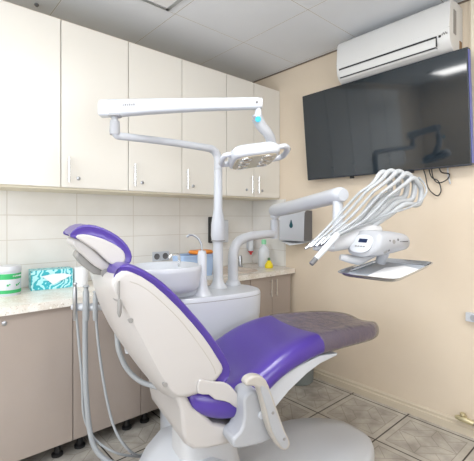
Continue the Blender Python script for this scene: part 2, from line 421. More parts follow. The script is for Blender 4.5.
# bottle with green cap
t = thing('plastic_bottle', 'clear plastic bottle with a pale green cap beside the sink', 'bottle', (-.125, -.27, .868))
obj('bottle', lathe([(0, 0), (.045, 0), (.05, .008), (.05, .13), (.043, .16), (.02, .185), (.016, .195), (.016, .205), (0, .205)], seg=28), m_bottle, t)
obj('cap', lathe([(.022, .2), (.022, .232), (.016, .242), (0, .243)], seg=20), M('pale_green_plastic', (.25, .62, .36), .4), t)
# yellow bottle
t = thing('squeeze_bottle', 'little yellow squeeze bottle with a green top at the worktop edge', 'bottle', (-.165, -.37, .868))
obj('bottle', lathe([(0, 0), (.030, 0), (.036, .010), (.034, .03), (.022, .05), (.012, .066), (.0, .066)], seg=22, sx=1.05), m_yellow, t)
obj('cap', lathe([(.011, .066), (.012, .082), (.008, .09), (0, .09)], seg=14), M('olive_green_plastic', (.10, .20, .10), .4), t)
# wall soap dispenser by the tap (clear tube, red ends)
t = thing('wall_soap_dispenser', 'clear tube soap dispenser with red cap and red nozzle on the wall above the tap', 'soap dispenser', (-.075, -.009, .96))
obj('tube', lathe([(0, .03), (.026, .03), (.026, .135), (0, .135)], (0, -.04, 0), 20), m_bottle, t)
obj('cap', lathe([(0, .135), (.036, .135), (.038, .145), (.034, .165), (0, .168)], (0, -.04, 0), 20), m_red, t)
obj('nozzle', lathe([(0, -.005), (.010, -.005), (.012, .012), (.024, .02), (.026, .03), (0, .03)], (0, -.04, 0), 16), m_red, t)
obj('bracket', box(-.018, .018, -.016, 0, .05, .12), m_white, t, bev=.002)
# white dispenser with black side on back wall
t = thing('wall_dispenser', 'slim white wall dispenser with a black side behind the lamp pole', 'dispenser', (-.465, -.009, 1.085))
obj('housing', box(-.075, .085, -.08, 0, 0, .20), m_white, t, bev=.012, seg=4)
obj('side_panel', box(-.085, -.0755, -.05, 0, .0, .225), m_black, t, bev=.004, seg=2)
# power sockets
def socket(x, label):
    t = thing('power_socket', label, 'power socket', (x, -.008, 1.0), 0, 'power sockets above the worktop')
    obj('plate', box(-.036, .036, -.009, 0, -.036, .036), m_white, t, bev=.003, seg=2)
    obj('well', lathe([(.020, -.0095), (.024, -.0095), (.024, -.012), (.022, -.012), (.019, -.010), (.0, -.0095)], (0, 0, 0), 20, 'y'), m_dgrey, t)
socket(-1.055, 'left one of the two square power sockets above the worktop'); socket(-.98, 'right one of the two square power sockets above the worktop')

# paper towel dispenser on the right wall
t = thing('paper_towel_dispenser', 'white paper towel dispenser with a drop-shaped window on the beige wall', 'dispenser', (0, -.565, 1.225))
pr = [(-.001, .14), (-.07, .142), (-.098, .125), (-.104, .08), (-.108, -.10), (-.10, -.118), (-.001, -.118)]
obj('cover', prism(smooth_poly(pr, 1), -.135, .14, lambda u, v, z: (u, v, z)), m_white, t, bev=.006)
obj('side_panel', prism([(-.001, .135), (-.07, .137), (-.095, .12), (-.105, -.10), (-.10, -.113), (-.001, -.113)], -.142, -.1355), m_dgrey, t, bev=.001, seg=1)
dr = [(0, .045), (.010, .02), (.018, .0), (.014, -.016), (0, -.024), (-.014, -.016), (-.018, 0), (-.010, .02)]
obj('level_window', loft([[(x, y-.005, z+.015) for y, z in smooth_poly(dr, 3)] for x in (-.1065, -.1095)]), m_teal, t)
bm = loft([[(-.02, -.13, -.121), (-.03, 0, -.121), (-.02, .13, -.121)], [(-.06, -.13, -.128), (-.07, 0, -.14), (-.06, .13, -.125)], [(-.10, -.11, -.135), (-.12, 0, -.155), (-.09, .12, -.128)]], caps=False, closed=False)
o = obj('paper_sheet', bm, m_paper, t); s = o.modifiers.new('s', 'SOLIDIFY'); s.thickness = .002

# ---------------------------------------------------------------- television
t = thing('television', 'large wall-mounted black flat screen television tilted slightly down', 'television', (-.115, -1.318, 1.935))
t.rotation_euler = (0, R(-6.0), 0)
obj('housing', box(-.012, .028, -.588, .588, -.333, .333), m_bezel, t, bev=.004, seg=2)
obj('screen', box(-.0145, -.0121, -.580, .580, -.322, .327), m_screen, t, smooth=False)
obj('edge_film', box(-.010, .024, -.5905, -.5882, -.32, .32), m_blue, t, smooth=False)
obj('brand_badge', box(-.0150, -.0122, -.05, -.015, -.3308, -.3248), m_lgrey, t, smooth=False)
for y in (-.235, .20): obj('lower_tab', box(.0, .02, y-.012, y+.012, -.347, -.333), m_black, t, smooth=False)
obj('wall_bracket', bx(box(.03, .055, -.25, .25, -.2, .2), .05, .085, -.2, .2, -.06, .06), m_black, t, smooth=False)
def cable(pts, label, mat=m_black, r=.0035): return tag(obj('cable', tube(pts, r, 8), mat), label, 'cable', 'cables under the television')
cable([(-.03, -1.60, 1.64), (-.03, -1.622, 1.575), (-.028, -1.64, 1.49), (-.026, -1.69, 1.44), (-.026, -1.715, 1.47), (-.028, -1.70, 1.53), (-.03, -1.66, 1.56), (-.03, -1.64, 1.63)], 'long looped black cable hanging below the television')
cable([(-.035, -1.66, 1.64), (-.035, -1.67, 1.56), (-.033, -1.70, 1.52), (-.033, -1.75, 1.535), (-.033, -1.765, 1.57), (-.035, -1.72, 1.585), (-.035, -1.70, 1.64)], 'short coiled black cable tucked close under the television')
cable([(-.02, -1.75, 1.64), (-.018, -1.755, 1.56), (-.014, -1.765, 1.51)], 'short white cable end beside the black cables', m_white, .005)

# ---------------------------------------------------------------- air conditioner
t = thing('air_conditioner', 'white wall-mounted air conditioner above the television', 'air conditioner', (0, -1.455, 2.27))
W2 = .375
pf = [(-.001, .30), (-.12, .30), (-.185, .285), (-.205, .262), (-.215, .12), (-.208, .055), (-.185, .018), (-.15, .0), (-.001, .0)]
obj('housing', prism(pf, -W2, W2), m_ac, t, bev=.006)
obj('louver', loft([[(-.2155, y, .078), (-.219, y, .072), (-.212, y, .03), (-.196, y, .012), (-.194, y, .016), (-.208, y, .034), (-.213, y, .072)] for y in (-.30, .345)]), m_ac, t)
obj('louver_gap', box(-.2172, -.208, -.305, .35, .077, .088), m_black, t, smooth=False)
obj('louver_gap', box(-.217, -.204, -.3055, -.301, .03, .085), m_black, t, smooth=False)
obj('louver_gap', box(-.2145, -.19, -.30, .345, .022, .027), m_black, t, smooth=False)
obj('front_seam', box(-.2148, -.2105, -.374, .374, .118, .1205), m_grey, t, smooth=False)
obj('indicator', box(-.2175, -.21, -.328, -.316, .076, .087), m_black, t, smooth=False)
for k in range(5): obj('printed_mark', box(-.2165, -.212, -.338-k*.006, -.334-k*.006, .083+.006*(k % 2), .092+.006*(k % 2)), m_grey, t, smooth=False)
obj('side_grille', box(-.155, -.115, -W2-.002, -W2+.004, .10, .24), m_grey, t, smooth=False)
obj('pipe_outlet', box(-.06, -.02, -W2-.0025, -W2+.004, .01, .085), M('brown_gap', (.25, .15, .07), .6), t, smooth=False)
obj('power_cord', tube([(-.01, .385, .02), (-.01, .385, -.07), (-.012, .385, -.12)], .003, 8), m_dgrey, t)
tag(obj('cable_trunking', box(-.03, -.0005, -1.905, -1.88, 1.62, 2.597), m_uedge, bev=.002), 'pale vertical cable trunking on the wall right of the air conditioner', 'trunking')

t = thing('wall_outlet', 'white outlet box on the beige wall cut by the right picture edge', 'outlet', (0, -1.895, .712))
obj('plate', box(-.03, -.0005, -.042, .042, -.026, .026), m_white, t, bev=.003)
obj('socket_face', lathe([(.016, -.0305), (.018, -.0325), (.012, -.0325), (0, -.031)], axis='x', seg=16), m_lgrey, t)
t = thing('pipe_valve', 'pale brass pipe valve low on the wall at the right picture edge', 'valve', (-.05, -1.845, .105))
obj('body', tube([(0, .04, .0), (0, .02, .002), (0, -.02, 0), (0, -.06, -.004)], [.010, .016, .017, .014], 14, False), m_brass, t)
obj('knob', lathe([(.006, .012), (.006, .024), (.016, .026), (.014, .036), (0, .037)], seg=12), m_brass, t)
obj('stem', tube([(.05, 0, 0), (0, 0, 0)], .008, 10, False), m_brass, t)
obj('pipe', tube([(0, -.06, -.004), (0, -.30, -.01)], .011, 12, False), m_dgrey, t)
# waste bin
t = thing('waste_bin', 'grey-green waste bin standing in the corner beyond the chair legrest', 'bin', (-.16, -.70, 0))
obj('bucket', lathe([(0, 0), (.10, 0), (.108, .008), (.125, .26), (.13, .265), (.13, .275), (.12, .275), (.10, .02), (0, .018)], seg=36), m_bin, t)
obj('rim_band', lathe([(.1305, .25), (.134, .255), (.134, .272), (.1305, .276)], seg=36), m_dgrey, t)

# ---------------------------------------------------------------- the dental chair
A = R(-12)
chair = thing('dental_chair', 'reclined dental treatment chair with purple cushions and ivory plastic shells', 'dental chair', (-.45, -1.5, 0), A)
# floor plate
def brg(u, hw, zt, z0=0):
    n = []; s = [(-1, z0), (-1, zt*.55), (-.965, zt*.86), (-.88, zt), (-.4, zt*1.03), (.4, zt*1.03), (.88, zt), (.965, zt*.86), (1, zt*.55), (1, z0)]
    return [(u, a*hw, b) for a, b in s]
base = obj('floor_plate', loft([brg(-1.40, .15, .10), brg(-1.375, .20, .15), brg(-1.31, .235, .225), brg(-1.23, .25, .285), brg(-1.12, .26, .285), brg(-1.0, .275, .22), brg(-.9, .285, .16), brg(-.78, .295, .115), brg(-.5, .295, .10), brg(-.43, .28, .105), brg(-.34, .255, .102), brg(-.26, .215, .098), brg(-.19, .165, .094), brg(-.15, .115, .088), brg(-.125, .06, .078)]), m_white, chair, angle=70)
obj('foot_control_slot', box(-.86, -.70, -.20, -.188, .112, .1195), m_dgrey, base, smooth=False)
obj('foot_control_slot', box(-.873, -.861, -.20, .04, .113, .1225), m_dgrey, base, smooth=False)
obj('column', loft([sup(-1.10, 0, .17, .13, .13, 28, 3.5), sup(-1.10, 0, .14, .11, .24, 28, 3.5), sup(-1.12, 0, .12, .10, .45, 28, 3.5)]), m_whitem, chair)
# pelvis casting below seat
pel = [(-1.385, .68), (-1.352, .59), (-1.339, .50), (-1.325, .456), (-1.28, .428), (-1.2, .412), (-1.06, .40), (-.98, .42), (-.96, .45), (-1.00, .475), (-1.10, .475), (-1.17, .505), (-1.235, .565), (-1.28, .59), (-1.335, .66)]
obj('seat_carrier', prism([(u+.045*min(1, max(0, (-1.2-u)/.15)), z) for u, z in pel], -.235, .20), m_cream, chair, bev=.018, seg=3, angle=60)
# fairing under seat and legrest
und = [(-1.02, .47), (-.97, .425), (-.90, .47), (-.80, .545), (-.70, .60), (-.62, .630), (-.52, .648), (-.51, .658), (-.62, .666), (-.74, .645), (-.87, .605), (-.94, .56)]
obj('seat_underside', prism(und, -.225, .225), m_white, chair, bev=.01, angle=60)
# seat cushion and legrest, station by station: (u, top, bottom, half width)
stn = [(-1.285, .63, .60, .19), (-1.265, .655, .575, .235), (-1.21, .650, .53, .256), (-1.12, .630, .495, .262), (-1.02, .632, .495, .257), (-.94, .665, .55, .255), (-.86, .708, .602, .252), (-.77, .738, .635, .248), (-.68, .755, .655, .243),
       (-.60, .760, .665, .238), (-.50, .757, .668, .23), (-.38, .751, .667, .22), (-.27, .744, .663, .205), (-.20, .736, .663, .185), (-.14, .727, .668, .145), (-.105, .714, .678, .09)]
def cush(u, t_, b_, hw, dish=.012):
    th = t_-b_; p = []
    for v, z in ((0, t_-dish), (.45, t_-dish*.6), (.78, t_+.004), (.93, t_-th*.10), (1, t_-th*.45), (.985, b_+th*.18), (.88, b_), (.4, b_), (0, b_)): p.append((v, z))
    r = [(u, v*hw, z) for v, z in p]; l = [(u, -v*hw, z) for v, z in p[1:-1]][::-1]
    return r+l
seat = obj('seat_cushion', loft([cush(*s) for s in stn]), m_purple, chair, sub=2)
fst = [(-.625, .761, .660, .2415), (-.60, .762, .663, .2405), (-.50, .760, .665, .2335), (-.38, .754, .664, .2235), (-.27, .747, .660, .2085), (-.19, .738, .659, .187), (-.125, .728, .664, .145), (-.09, .715, .672, .09)]
obj('legrest_cover', loft([cush(u, a+.002, b_-.002, h+.0015) for u, a, b_, h in fst]), m_film, chair, sub=2)
# backrest : front cushion strip wraps the near edge, shell bulges behind
fr_ = [(-1.562, 1.125), (-1.53, 1.150), (-1.49, 1.140), (-1.42, 1.098), (-1.36, 1.045), (-1.31, .990), (-1.25, .920), (-1.19, .846), (-1.145, .776), (-1.112, .722), (-1.112, .685), (-1.14, .655), (-1.185, .640)]
bk_ = [(-1.55, 1.06), (-1.53, 1.08), (-1.51, 1.072), (-1.45, 1.032), (-1.40, .985), (-1.35, .93), (-1.30, .87), (-1.25, .81), (-1.20, .75), (-1.18, .716), (-1.185, .70), (-1.195, .69), (-1.21, .68)]
def lay(front, back, v, sh=0.0, sc_=1.0):
    c = Vector((sum(p[0] for p in front+back)/len(front+back), sum(p[1] for p in front+back)/len(front+back)))
    return [(c.x+(p[0]-c.x)*sc_+sh*.73, v, c.y+(p[1]-c.y)*sc_+sh*.68) for p in front+back[::-1]]
obj('backrest_cushion', loft([lay(fr_, bk_, -.232, -.022), lay(fr_, bk_, -.243, -.016), lay(fr_, bk_, -.240, -.006), lay(fr_, bk_, -.215, .0), lay(fr_, bk_, -.08, -.012), lay(fr_, bk_, .08, -.012), lay(fr_, bk_, .215, .0), lay(fr_, bk_, .240, -.006), lay(fr_, bk_, .243, -.016), lay(fr_, bk_, .232, -.022)]), m_purple, chair, sub=1)
edge = [(-1.570, 1.095), (-1.540, 1.122), (-1.50, 1.112), (-1.435, 1.070), (-1.335, .970), (-1.238, .852), (-1.175, .755), (-1.155, .715), (-1.170, .69), (-1.205, .664), (-1.235, .652), (-1.27, .645), (-1.32, .645), (-1.36, .665), (-1.405, .735), (-1.465, .855), (-1.528, .985), (-1.57, 1.06)]
full = [(-1.572, 1.090), (-1.540, 1.112), (-1.50, 1.102), (-1.435, 1.058), (-1.335, .958), (-1.24, .840), (-1.182, .75), (-1.160, .71), (-1.165, .665), (-1.18, .632), (-1.21, .607), (-1.27, .597), (-1.335, .605), (-1.385, .645), (-1.45, .742), (-1.51, .845), (-1.555, .955), (-1.578, 1.05)]
def fl(pl, v, s=1):
    cx_, cz_ = -1.37, .85
    return [(cx_+(a-cx_)*s, v, cz_+(b_-cz_)*s) for a, b_ in smooth_poly(pl, 2)]
def mixp(a, b, f): return [(p[0]*(1-f)+q[0]*f, p[1]*(1-f)+q[1]*f) for p, q in zip(a, b)]
shell = obj('backrest_shell', loft([fl(edge, -.2520, .93), fl(edge, -.2515, .965), fl(edge, -.248, .988), fl(mixp(edge, full, .15), -.238), fl(mixp(edge, full, .6), -.20), fl(full, -.13), fl(full, 0, 1.01), fl(full, .13), fl(mixp(edge, full, .6), .20), fl(mixp(edge, full, .15), .238), fl(edge, .248, .988), fl(edge, .2515, .965), fl(edge, .252, .93)]), m_cream, chair, angle=80)
cr_ = [(-1.515, 1.085), (-1.47, 1.062), (-1.415, 1.015), (-1.33, .925), (-1.245, .808), (-1.20, .735), (-1.19, .705)]
obj('shell_crease', tube([(u, -.2508, z) for u, z in cr_], .0022, 6), m_beige, shell)
for u, z in ((-1.512, .951), (-1.39, .706)):
    obj('screw_cap', tube([(u, -.24, z), (u, -.2545, z)], .0085, 16, False), m_grey, shell)
bm = bmesh.new(); tube([(-1.545, -.13, 1.10), (-1.56, -.2, 1.03), (-1.552, -.259, 1.02)], .003, 8, bm=bm); tube([(-1.552, -.259, 1.09), (-1.552, -.259, 1.0)], .003, 8, False, bm=bm)
lathe([(.0, -.0), (.005, .0), (.008, -.02), (.008, -.045), (.003, -.06), (0, -.06)], (-1.552, -.262, 1.03), 10, bm=bm)
obj('bib_clip', bm, m_grey, chair)
# headrest
def nar(l): return [(u+.003*min(1, max(0, (-1.50-u)/.17)), z-.004) for u, z in l]
ht = nar([(-1.687, 1.250), (-1.665, 1.276), (-1.623, 1.287), (-1.573, 1.272), (-1.52, 1.243), (-1.481, 1.205), (-1.462, 1.160), (-1.478, 1.128), (-1.515, 1.122)])
hb = nar([(-1.680, 1.244), (-1.645, 1.250), (-1.60, 1.240), (-1.55, 1.220), (-1.515, 1.196), (-1.497, 1.172), (-1.494, 1.150), (-1.503, 1.136), (-1.52, 1.130)])
obj('headrest_cushion', loft([lay(ht, hb, -.118, -.016), lay(ht, hb, -.128, -.008), lay(ht, hb, -.118), lay(ht, hb, -.06, -.006), lay(ht, hb, .06, -.006), lay(ht, hb, .118), lay(ht, hb, .128, -.008), lay(ht, hb, .118, -.016)]), m_purple, chair, sub=1)
s1 = nar([(-1.672, 1.240), (-1.645, 1.247), (-1.60, 1.237), (-1.55, 1.216), (-1.515, 1.192), (-1.498, 1.170), (-1.50, 1.138), (-1.525, 1.128), (-1.555, 1.140), (-1.60, 1.185), (-1.65, 1.222)])
obj('headrest_shell', prism(smooth_poly(s1, 2), -.131, .131), m_cream, chair, bev=.010, angle=60)
s2 = nar([(-1.655, 1.228), (-1.61, 1.195), (-1.565, 1.148), (-1.535, 1.125), (-1.535, 1.108), (-1.558, 1.104), (-1.60, 1.128), (-1.645, 1.172), (-1.675, 1.205), (-1.678, 1.222)])
obj('headrest_shell', prism(smooth_poly(s2, 2), -.10, .10), m_cream, chair, bev=.010, angle=60)['label'] = 'lower ivory cover of the headrest back'
s3 = nar([(-1.652, 1.180), (-1.635, 1.165), (-1.60, 1.130), (-1.563, 1.106), (-1.568, 1.088), (-1.60, 1.094), (-1.64, 1.128), (-1.662, 1.162)])
obj('headrest_mechanism', prism(s3, -.06, .06), m_grey, chair, bev=.006, angle=60)
obj('headrest_stem', loft([[(-1.56+a, b_, 1.12+c) for a, b_, c in ((-.015, -.04, 0), (.02, -.04, -.02), (.02, .04, -.02), (-.015, .04, 0))], [(-1.50+a, b_, 1.05+c) for a, b_, c in ((-.015, -.04, 0), (.02, -.04, -.02), (.02, .04, -.02), (-.015, .04, 0))]]), m_steel, chair, bev=.003)
kb = obj('headrest_knob', tube([(-1.56, -.04, 1.098), (-1.56, -.10, 1.096)], [.010, .010, .020, .020, .018], 18, False), m_grey, chair)
for o_ in list(chair.children):
    if o_.name.startswith(('backrest', 'bib')): o_.location.x = .018
    if o_.name.startswith('headrest'): o_.location.x = .014
# hinge strip
hs = [(-1.245, .700), (-1.215, .690), (-1.17, .676), (-1.14, .668), (-1.11, .646), (-1.08, .606), (-1.062, .565), (-1.08, .552), (-1.115, .582), (-1.145, .598), (-1.18, .612), (-1.205, .636), (-1.25, .65)]
obj('hinge_cover', prism(smooth_poly(hs, 2), -.2635, -.2505), m_cream, chair, bev=.005, angle=60)
# armrest bracket and armrest
br = [(-1.083, .54), (-1.085, .60), (-1.072, .627), (-1.045, .636), (-1.015, .626), (-.995, .60), (-.968, .52), (-.948, .455), (-.955, .428), (-1.0, .42), (-1.06, .425), (-1.125, .438), (-1.13, .478), (-1.10, .492)]
brk = obj('armrest_bracket', prism(smooth_poly(br, 2), -.318, -.222), m_lgrey, chair, bev=.012, angle=60)
obj('screw_cap', tube([(-1.005, -.315, .536), (-1.005, -.323, .536)], .016, 20, False), m_white, brk)
ar = [(u-.018, z+.004) for u, z in [(-1.085, .690), (-1.072, .706), (-1.035, .708), (-.994, .682), (-.958, .600), (-.910, .478), (-.880, .415), (-.886, .394), (-.908, .390), (-.938, .414), (-.978, .487), (-1.003, .579), (-1.026, .650), (-1.055, .672), (-1.078, .678)]]
arm = obj('armrest', prism(smooth_poly(ar, 3), -.362, -.321), m_beige, chair, bev=.012, angle=60)
ai = [(u-.018, z+.004) for u, z in [(-1.02, .668), (-.992, .65), (-.965, .585), (-.922, .478), (-.895, .425), (-.905, .402), (-.925, .412), (-.968, .482), (-.995, .575), (-1.018, .64)]]
pa = obj('armrest_inlay', prism(smooth_poly(ai, 2), -.3655, -.3625), m_lgrey, arm, angle=60)
for u, z in ((-.986, .559), (-.933, .444)): obj('screw_cap', tube([(u, -.3655, z), (u, -.368, z)], .006, 12, False), m_grey, arm)
obj('grey_tube', tube([(-1.47, .10, .90), (-1.46, .12, .80), (-1.452, .12, .729), (-1.418, .12, .645), (-1.366, .10, .587), (-1.30, .06, .56)], .011, 10), m_hose, chair)
obj('tube_clip', lathe([(0, -.022), (.018, -.02), (.022, 0), (.018, .02), (0, .022)], (-1.395, .17, .715), 16), m_white, chair)

# ---------------------------------------------------------------- dental unit behind the chair
unit = thing('dental_unit', 'white dental unit behind the chair carrying spittoon bowl, lamp pole and arms', 'dental unit', (-.45, -1.5, 0), A)
def U(*p): return local(unit, p)
def ub(z, s=1, cx=-.845, cy=.495, rx=.325, ry=.165): return [(x, y, zz) for x, y, zz in sup(cx, cy, rx*s, ry*s, z, 40, 3.0)]
obj('body', loft([ub(.04, .85), ub(.05, .88), ub(.45, .90), ub(.60, .93), ub(.72, .985), ub(.80, 1.0), ub(.845, 1.0), ub(.858, .985), ub(.865, .96), ub(.869, .5)]), m_white, unit, angle=30)
obj('foot', loft([ub(0, .78), ub(.04, .78)]), m_dgrey, unit)
obj('cover_seam', loft([ub(.838, 1.001), ub(.841, 1.001)]), m_grey, unit)
# spittoon bowl
bc = U((-1.456, -.812, 0))[0]
def bl(z, r, dx=0, e=2.3): return sup(bc[0]+dx, bc[1], r, r*.93, z, 36, e)
bowl = obj('spittoon_bowl', loft([bl(.898, .13, .02), bl(.904, .158, .012), bl(.922, .177, .006), bl(.955, .188), bl(1.015, .196), bl(1.032, .197), bl(1.040, .192), bl(1.038, .182), bl(1.01, .165), bl(.97, .12), bl(.95, .02)]), m_white, unit, angle=60)
obj('bowl_spout', tube([(bc[0]+.10, bc[1]+.05, 1.02), (bc[0]+.10, bc[1]+.05, 1.075), (bc[0]+.085, bc[1]+.04, 1.09), (bc[0]+.045, bc[1]+.03, 1.09), (bc[0]+.035, bc[1]+.03, 1.075)], .008, 12), m_chrome, bowl)
obj('bowl_carrier', tube([(bc[0]-.02, bc[1]-.01, .90), (bc[0]+.10, bc[1]-.02, .885), (bc[0]+.20, bc[1]-.03, .90), (bc[0]+.225, bc[1]-.03, .93)], [.05, .045, .025, .018], 16), m_white, unit)
f0 = U((-1.272, -.904, 0))[0]
fil = obj('cup_filler', lathe([(.055, .866), (.042, .885), (.030, .92), (.026, .96), (.026, 1.09), (.021, 1.115), (0, 1.118)], (f0[0], f0[1], 0), 24), m_white, unit)
obj('cup_filler_spout', tube(U((-1.272, -.904, 1.11), (-1.275, -.902, 1.15), (-1.287, -.892, 1.18), (-1.305, -.875, 1.20), (-1.325, -.858, 1.204), (-1.337, -.848, 1.193)), .0065, 10), m_steel, fil)
p0 = U((-1.073, -.80, 0))[0]
pole = obj('lamp_pole', lathe([(.060, .866), (.050, .88), (.036, .905), (.031, .93), (.031, 1.16), (.040, 1.163), (.044, 1.19), (.043, 1.26), (.032, 1.33), (.028, 1.36), (.026, 1.60), (0, 1.60)], (p0[0], p0[1], 0), 28), m_white, unit)
obj('pole_collar', lathe([(.0415, 1.157), (.0425, 1.157), (.0425, 1.163), (.0415, 1.163)], (p0[0], p0[1], 0), 28), m_grey, pole)

# ---------------------------------------------------------------- operating lamp (turns on the pole)
lamp = thing('operating_lamp', 'white dental operating lamp on a jointed arm reaching over the chair', 'dental lamp', (-1.073, -.80, 1.60))
def Lp(*p): return local(lamp, p)
obj('swing_tube', tube(Lp((-1.073, -.80, 1.602), (-1.073, -.80, 1.66), (-1.085, -.799, 1.698), (-1.12, -.797, 1.722), (-1.2, -.804, 1.724), (-1.45, -.825, 1.719), (-1.69, -.856, 1.706), (-1.750, -.862, 1.704), (-1.768, -.866, 1.72), (-1.770, -.867, 1.755)), [.026, .026, .026, .024, .022, .020, .019, .019, .020, .021], 16), m_white, lamp)
obj('joint', lathe([(.023, -.085), (.025, -.07), (.023, -.02), (.016, -.015), (.016, .0), (.034, .002), (.034, .012)], Lp((-1.770, -.867, 1.79))[0], 20), m_lgrey, lamp)
a0, a1 = Vector(Lp((-1.825, -.818, 1.830))[0]), Vector(Lp((-1.225, -1.333, 1.860))[0])
dd = (a1-a0).normalized(); sd = Vector((-dd.y, dd.x, 0)).normalized()
def armring(f, h, wd, dz):
    c = a0.lerp(a1, f)+Vector((0, 0, dz)); n = []
    for k in range(20):
        a = 2*pi*k/20; cc = math.copysign(abs(cos(a))**.5, cos(a)); ss = math.copysign(abs(sin(a))**.5, sin(a))
        n.append(c+sd*wd*cc+Vector((0, 0, h*ss)))
    return n
spring = obj('spring_arm', loft([armring(0, .034, .026, 0), armring(.01, .041, .03, 0), armring(.1, .041, .031, 0), armring(.30, .036, .030, .003), armring(.6, .030, .028, .004), armring(.97, .027, .026, .001), armring(1.0, .023, .022, .001)]), m_white, lamp, angle=50)
obj('end_screw', tube([a0.lerp(a1, .965)-sd*.03+Vector((0, 0, 0)), a0.lerp(a1, .965)-sd*.0-Vector((0, 0, 0))], .006, 10, False), m_dgrey, spring)
bm = bmesh.new()
for k in range(6):   # small grey mark near the left end
    c = a0.lerp(a1, .155+.013*k)-sd*.0312; bx(bm, c.x-.002, c.x+.003, c.y-.0015, c.y+.0015, c.z+.002, c.z+.009+.003*(k % 2))
obj('lettering', bm, m_grey, spring)
obj('lamp_swivel', tube(Lp((-1.238, -1.322, 1.842), (-1.240, -1.320, 1.80), (-1.247, -1.316, 1.785)), [.012, .019, .026], 16), m_white, lamp)
sw = obj('lamp_yoke', tube(Lp((-1.250, -1.322, 1.79), (-1.225, -1.33, 1.75), (-1.195, -1.34, 1.72), (-1.165, -1.335, 1.69), (-1.150, -1.32, 1.645), (-1.150, -1.31, 1.63)), [.030, .028, .026, .028, .030, .03], 16, flat=.8), m_lgrey, lamp)
obj('sticker', tube(Lp((-1.268, -1.348, 1.773), (-1.275, -1.356, 1.771)), .014, 16, False), m_sticker, sw)
# head in its own tilted frame
NL, NR, FR, FL = [Vector(v) for v in Lp((-1.385, -1.299, 1.586), (-1.209, -1.401, 1.613), (-1.051, -1.301, 1.600), (-1.216, -1.198, 1.564))]
hc = (NL+NR+FR+FL)/4+Vector((-.022, .012, -.004)); ex = (NR-NL+FR-FL).normalized(); ey = (FL-NL+FR-NR); ey = (ey-ex*ey.dot(ex)).normalized(); ez = ex.cross(ey)
def HD(x, y, z): return hc+ex*x+ey*y+ez*z
def hring(rx, ry, z, e=5): return [HD(x, y, z) for x, y, _ in sup(0, 0, rx, ry, 0, 36, e)]
head = obj('lamp_head', loft([hring(.106, .098, -.006), hring(.118, .108, .0), hring(.122, .111, .012), hring(.118, .108, .040), hring(.100, .09, .055), hring(.05, .05, .062)]), m_white, lamp, angle=60)
obj('lens_plate', loft([hring(.104, .096, -.0062), hring(.102, .094, -.010)]), m_refl, head)
for i in (-1, 1):
    for j in (-1, 0, 1):
        c = HD(.054*i, .062*j, -.0105)
        obj('reflector', loft([[c+(ex*cos(q)*r+ey*sin(q)*r*.8)-ez*z for q in [2*pi*k/16 for k in range(16)]] for r, z in ((.030, 0), (.030, .004), (.024, .005), (.008, .001))]), m_chrome, head)
obj('handle', tube([HD(-.112, -.05, .028), HD(-.145, -.045, .028), HD(-.158, -.01, .020), HD(-.150, .045, .015), HD(-.105, .055, .015)], .013, 12, flat=1.2), m_white, head)
obj('handle', tube([HD(.105, -.06, .028), HD(.150, -.06, .032), HD(.175, -.02, .025), HD(.165, .05, .015), HD(.105, .06, .010)], .013, 12, flat=1.2), m_white, head)
obj('handle_grip', tube([HD(.168, -.045, .034), HD(.186, -.015, .028), HD(.182, .03, .02)], .009, 10), m_dgrey, head)

# ---------------------------------------------------------------- instrument delivery arm and console
dl = thing('instrument_console', 'white instrument console with whip hoses on a thick arm before the beige wall', 'dental console', (-.933, -.781, .868))
def Dl(*p): return local(dl, p)
obj('arm_base', lathe([(.050, .0), (.050, .006), (.042, .022), (.036, .03)], seg=24), m_white, dl)
obj('curved_arm', tube(Dl((-.933, -.781, .875), (-.933, -.781, .98), (-.931, -.781, 1.06), (-.912, -.779, 1.115), (-.872, -.780, 1.152), (-.80, -.788, 1.175), (-.70, -.792, 1.183), (-.62, -.797, 1.187), (-.575, -.80, 1.188)), [.034, .034, .034, .033, .032, .031, .030, .029, .029], 18), m_white, dl)
obj('joint', lathe([(.030, -.08), (.032, -.075), (.032, .05), (.022, .055), (.022, .065), (.034, .067), (.034, .09)], Dl((-.557, -.802, 1.235))[0], 22), m_white, dl)
obj('thick_arm', tube(Dl((-.545, -.772, 1.352), (-.56, -.81, 1.353), (-.66, -1.02, 1.366), (-.75, -1.21, 1.382), (-.86, -1.44, 1.402), (-.93, -1.575, 1.412), (-.945, -1.61, 1.413)), [.034, .045, .044, .042, .041, .041, .030], 18, n=4), m_white, dl)
obj('joint', lathe([(.025, -.16), (.028, -.15), (.026, -.02), (.026, .03)], Dl((-.935, -1.572, 1.355))[0], 22), m_white, dl)['label'] = 'vertical joint at the free end of the arm'
# holder body
obj('console_rear', tube(Dl((-.935, -1.572, 1.20), (-.96, -1.62, 1.215), (-1.0, -1.70, 1.222), (-1.03, -1.78, 1.225)), [.045, .055, .055, .05], 16), m_whitem, dl)
obj('instrument_holder', tube(Dl((-1.225, -1.700, 1.178), (-1.20, -1.712, 1.187), (-1.15, -1.738, 1.202), (-1.10, -1.765, 1.215), (-1.04, -1.79, 1.232), (-.98, -1.80, 1.245)), [.012, .030, .038, .038, .042, .03], 18), m_whitem, dl)
holder = obj('holder_rail', tube(Dl((-1.30, -1.70, 1.186), (-1.275, -1.72, 1.184), (-1.22, -1.735, 1.18)), [.016, .020, .012], 10, False), m_white, dl)
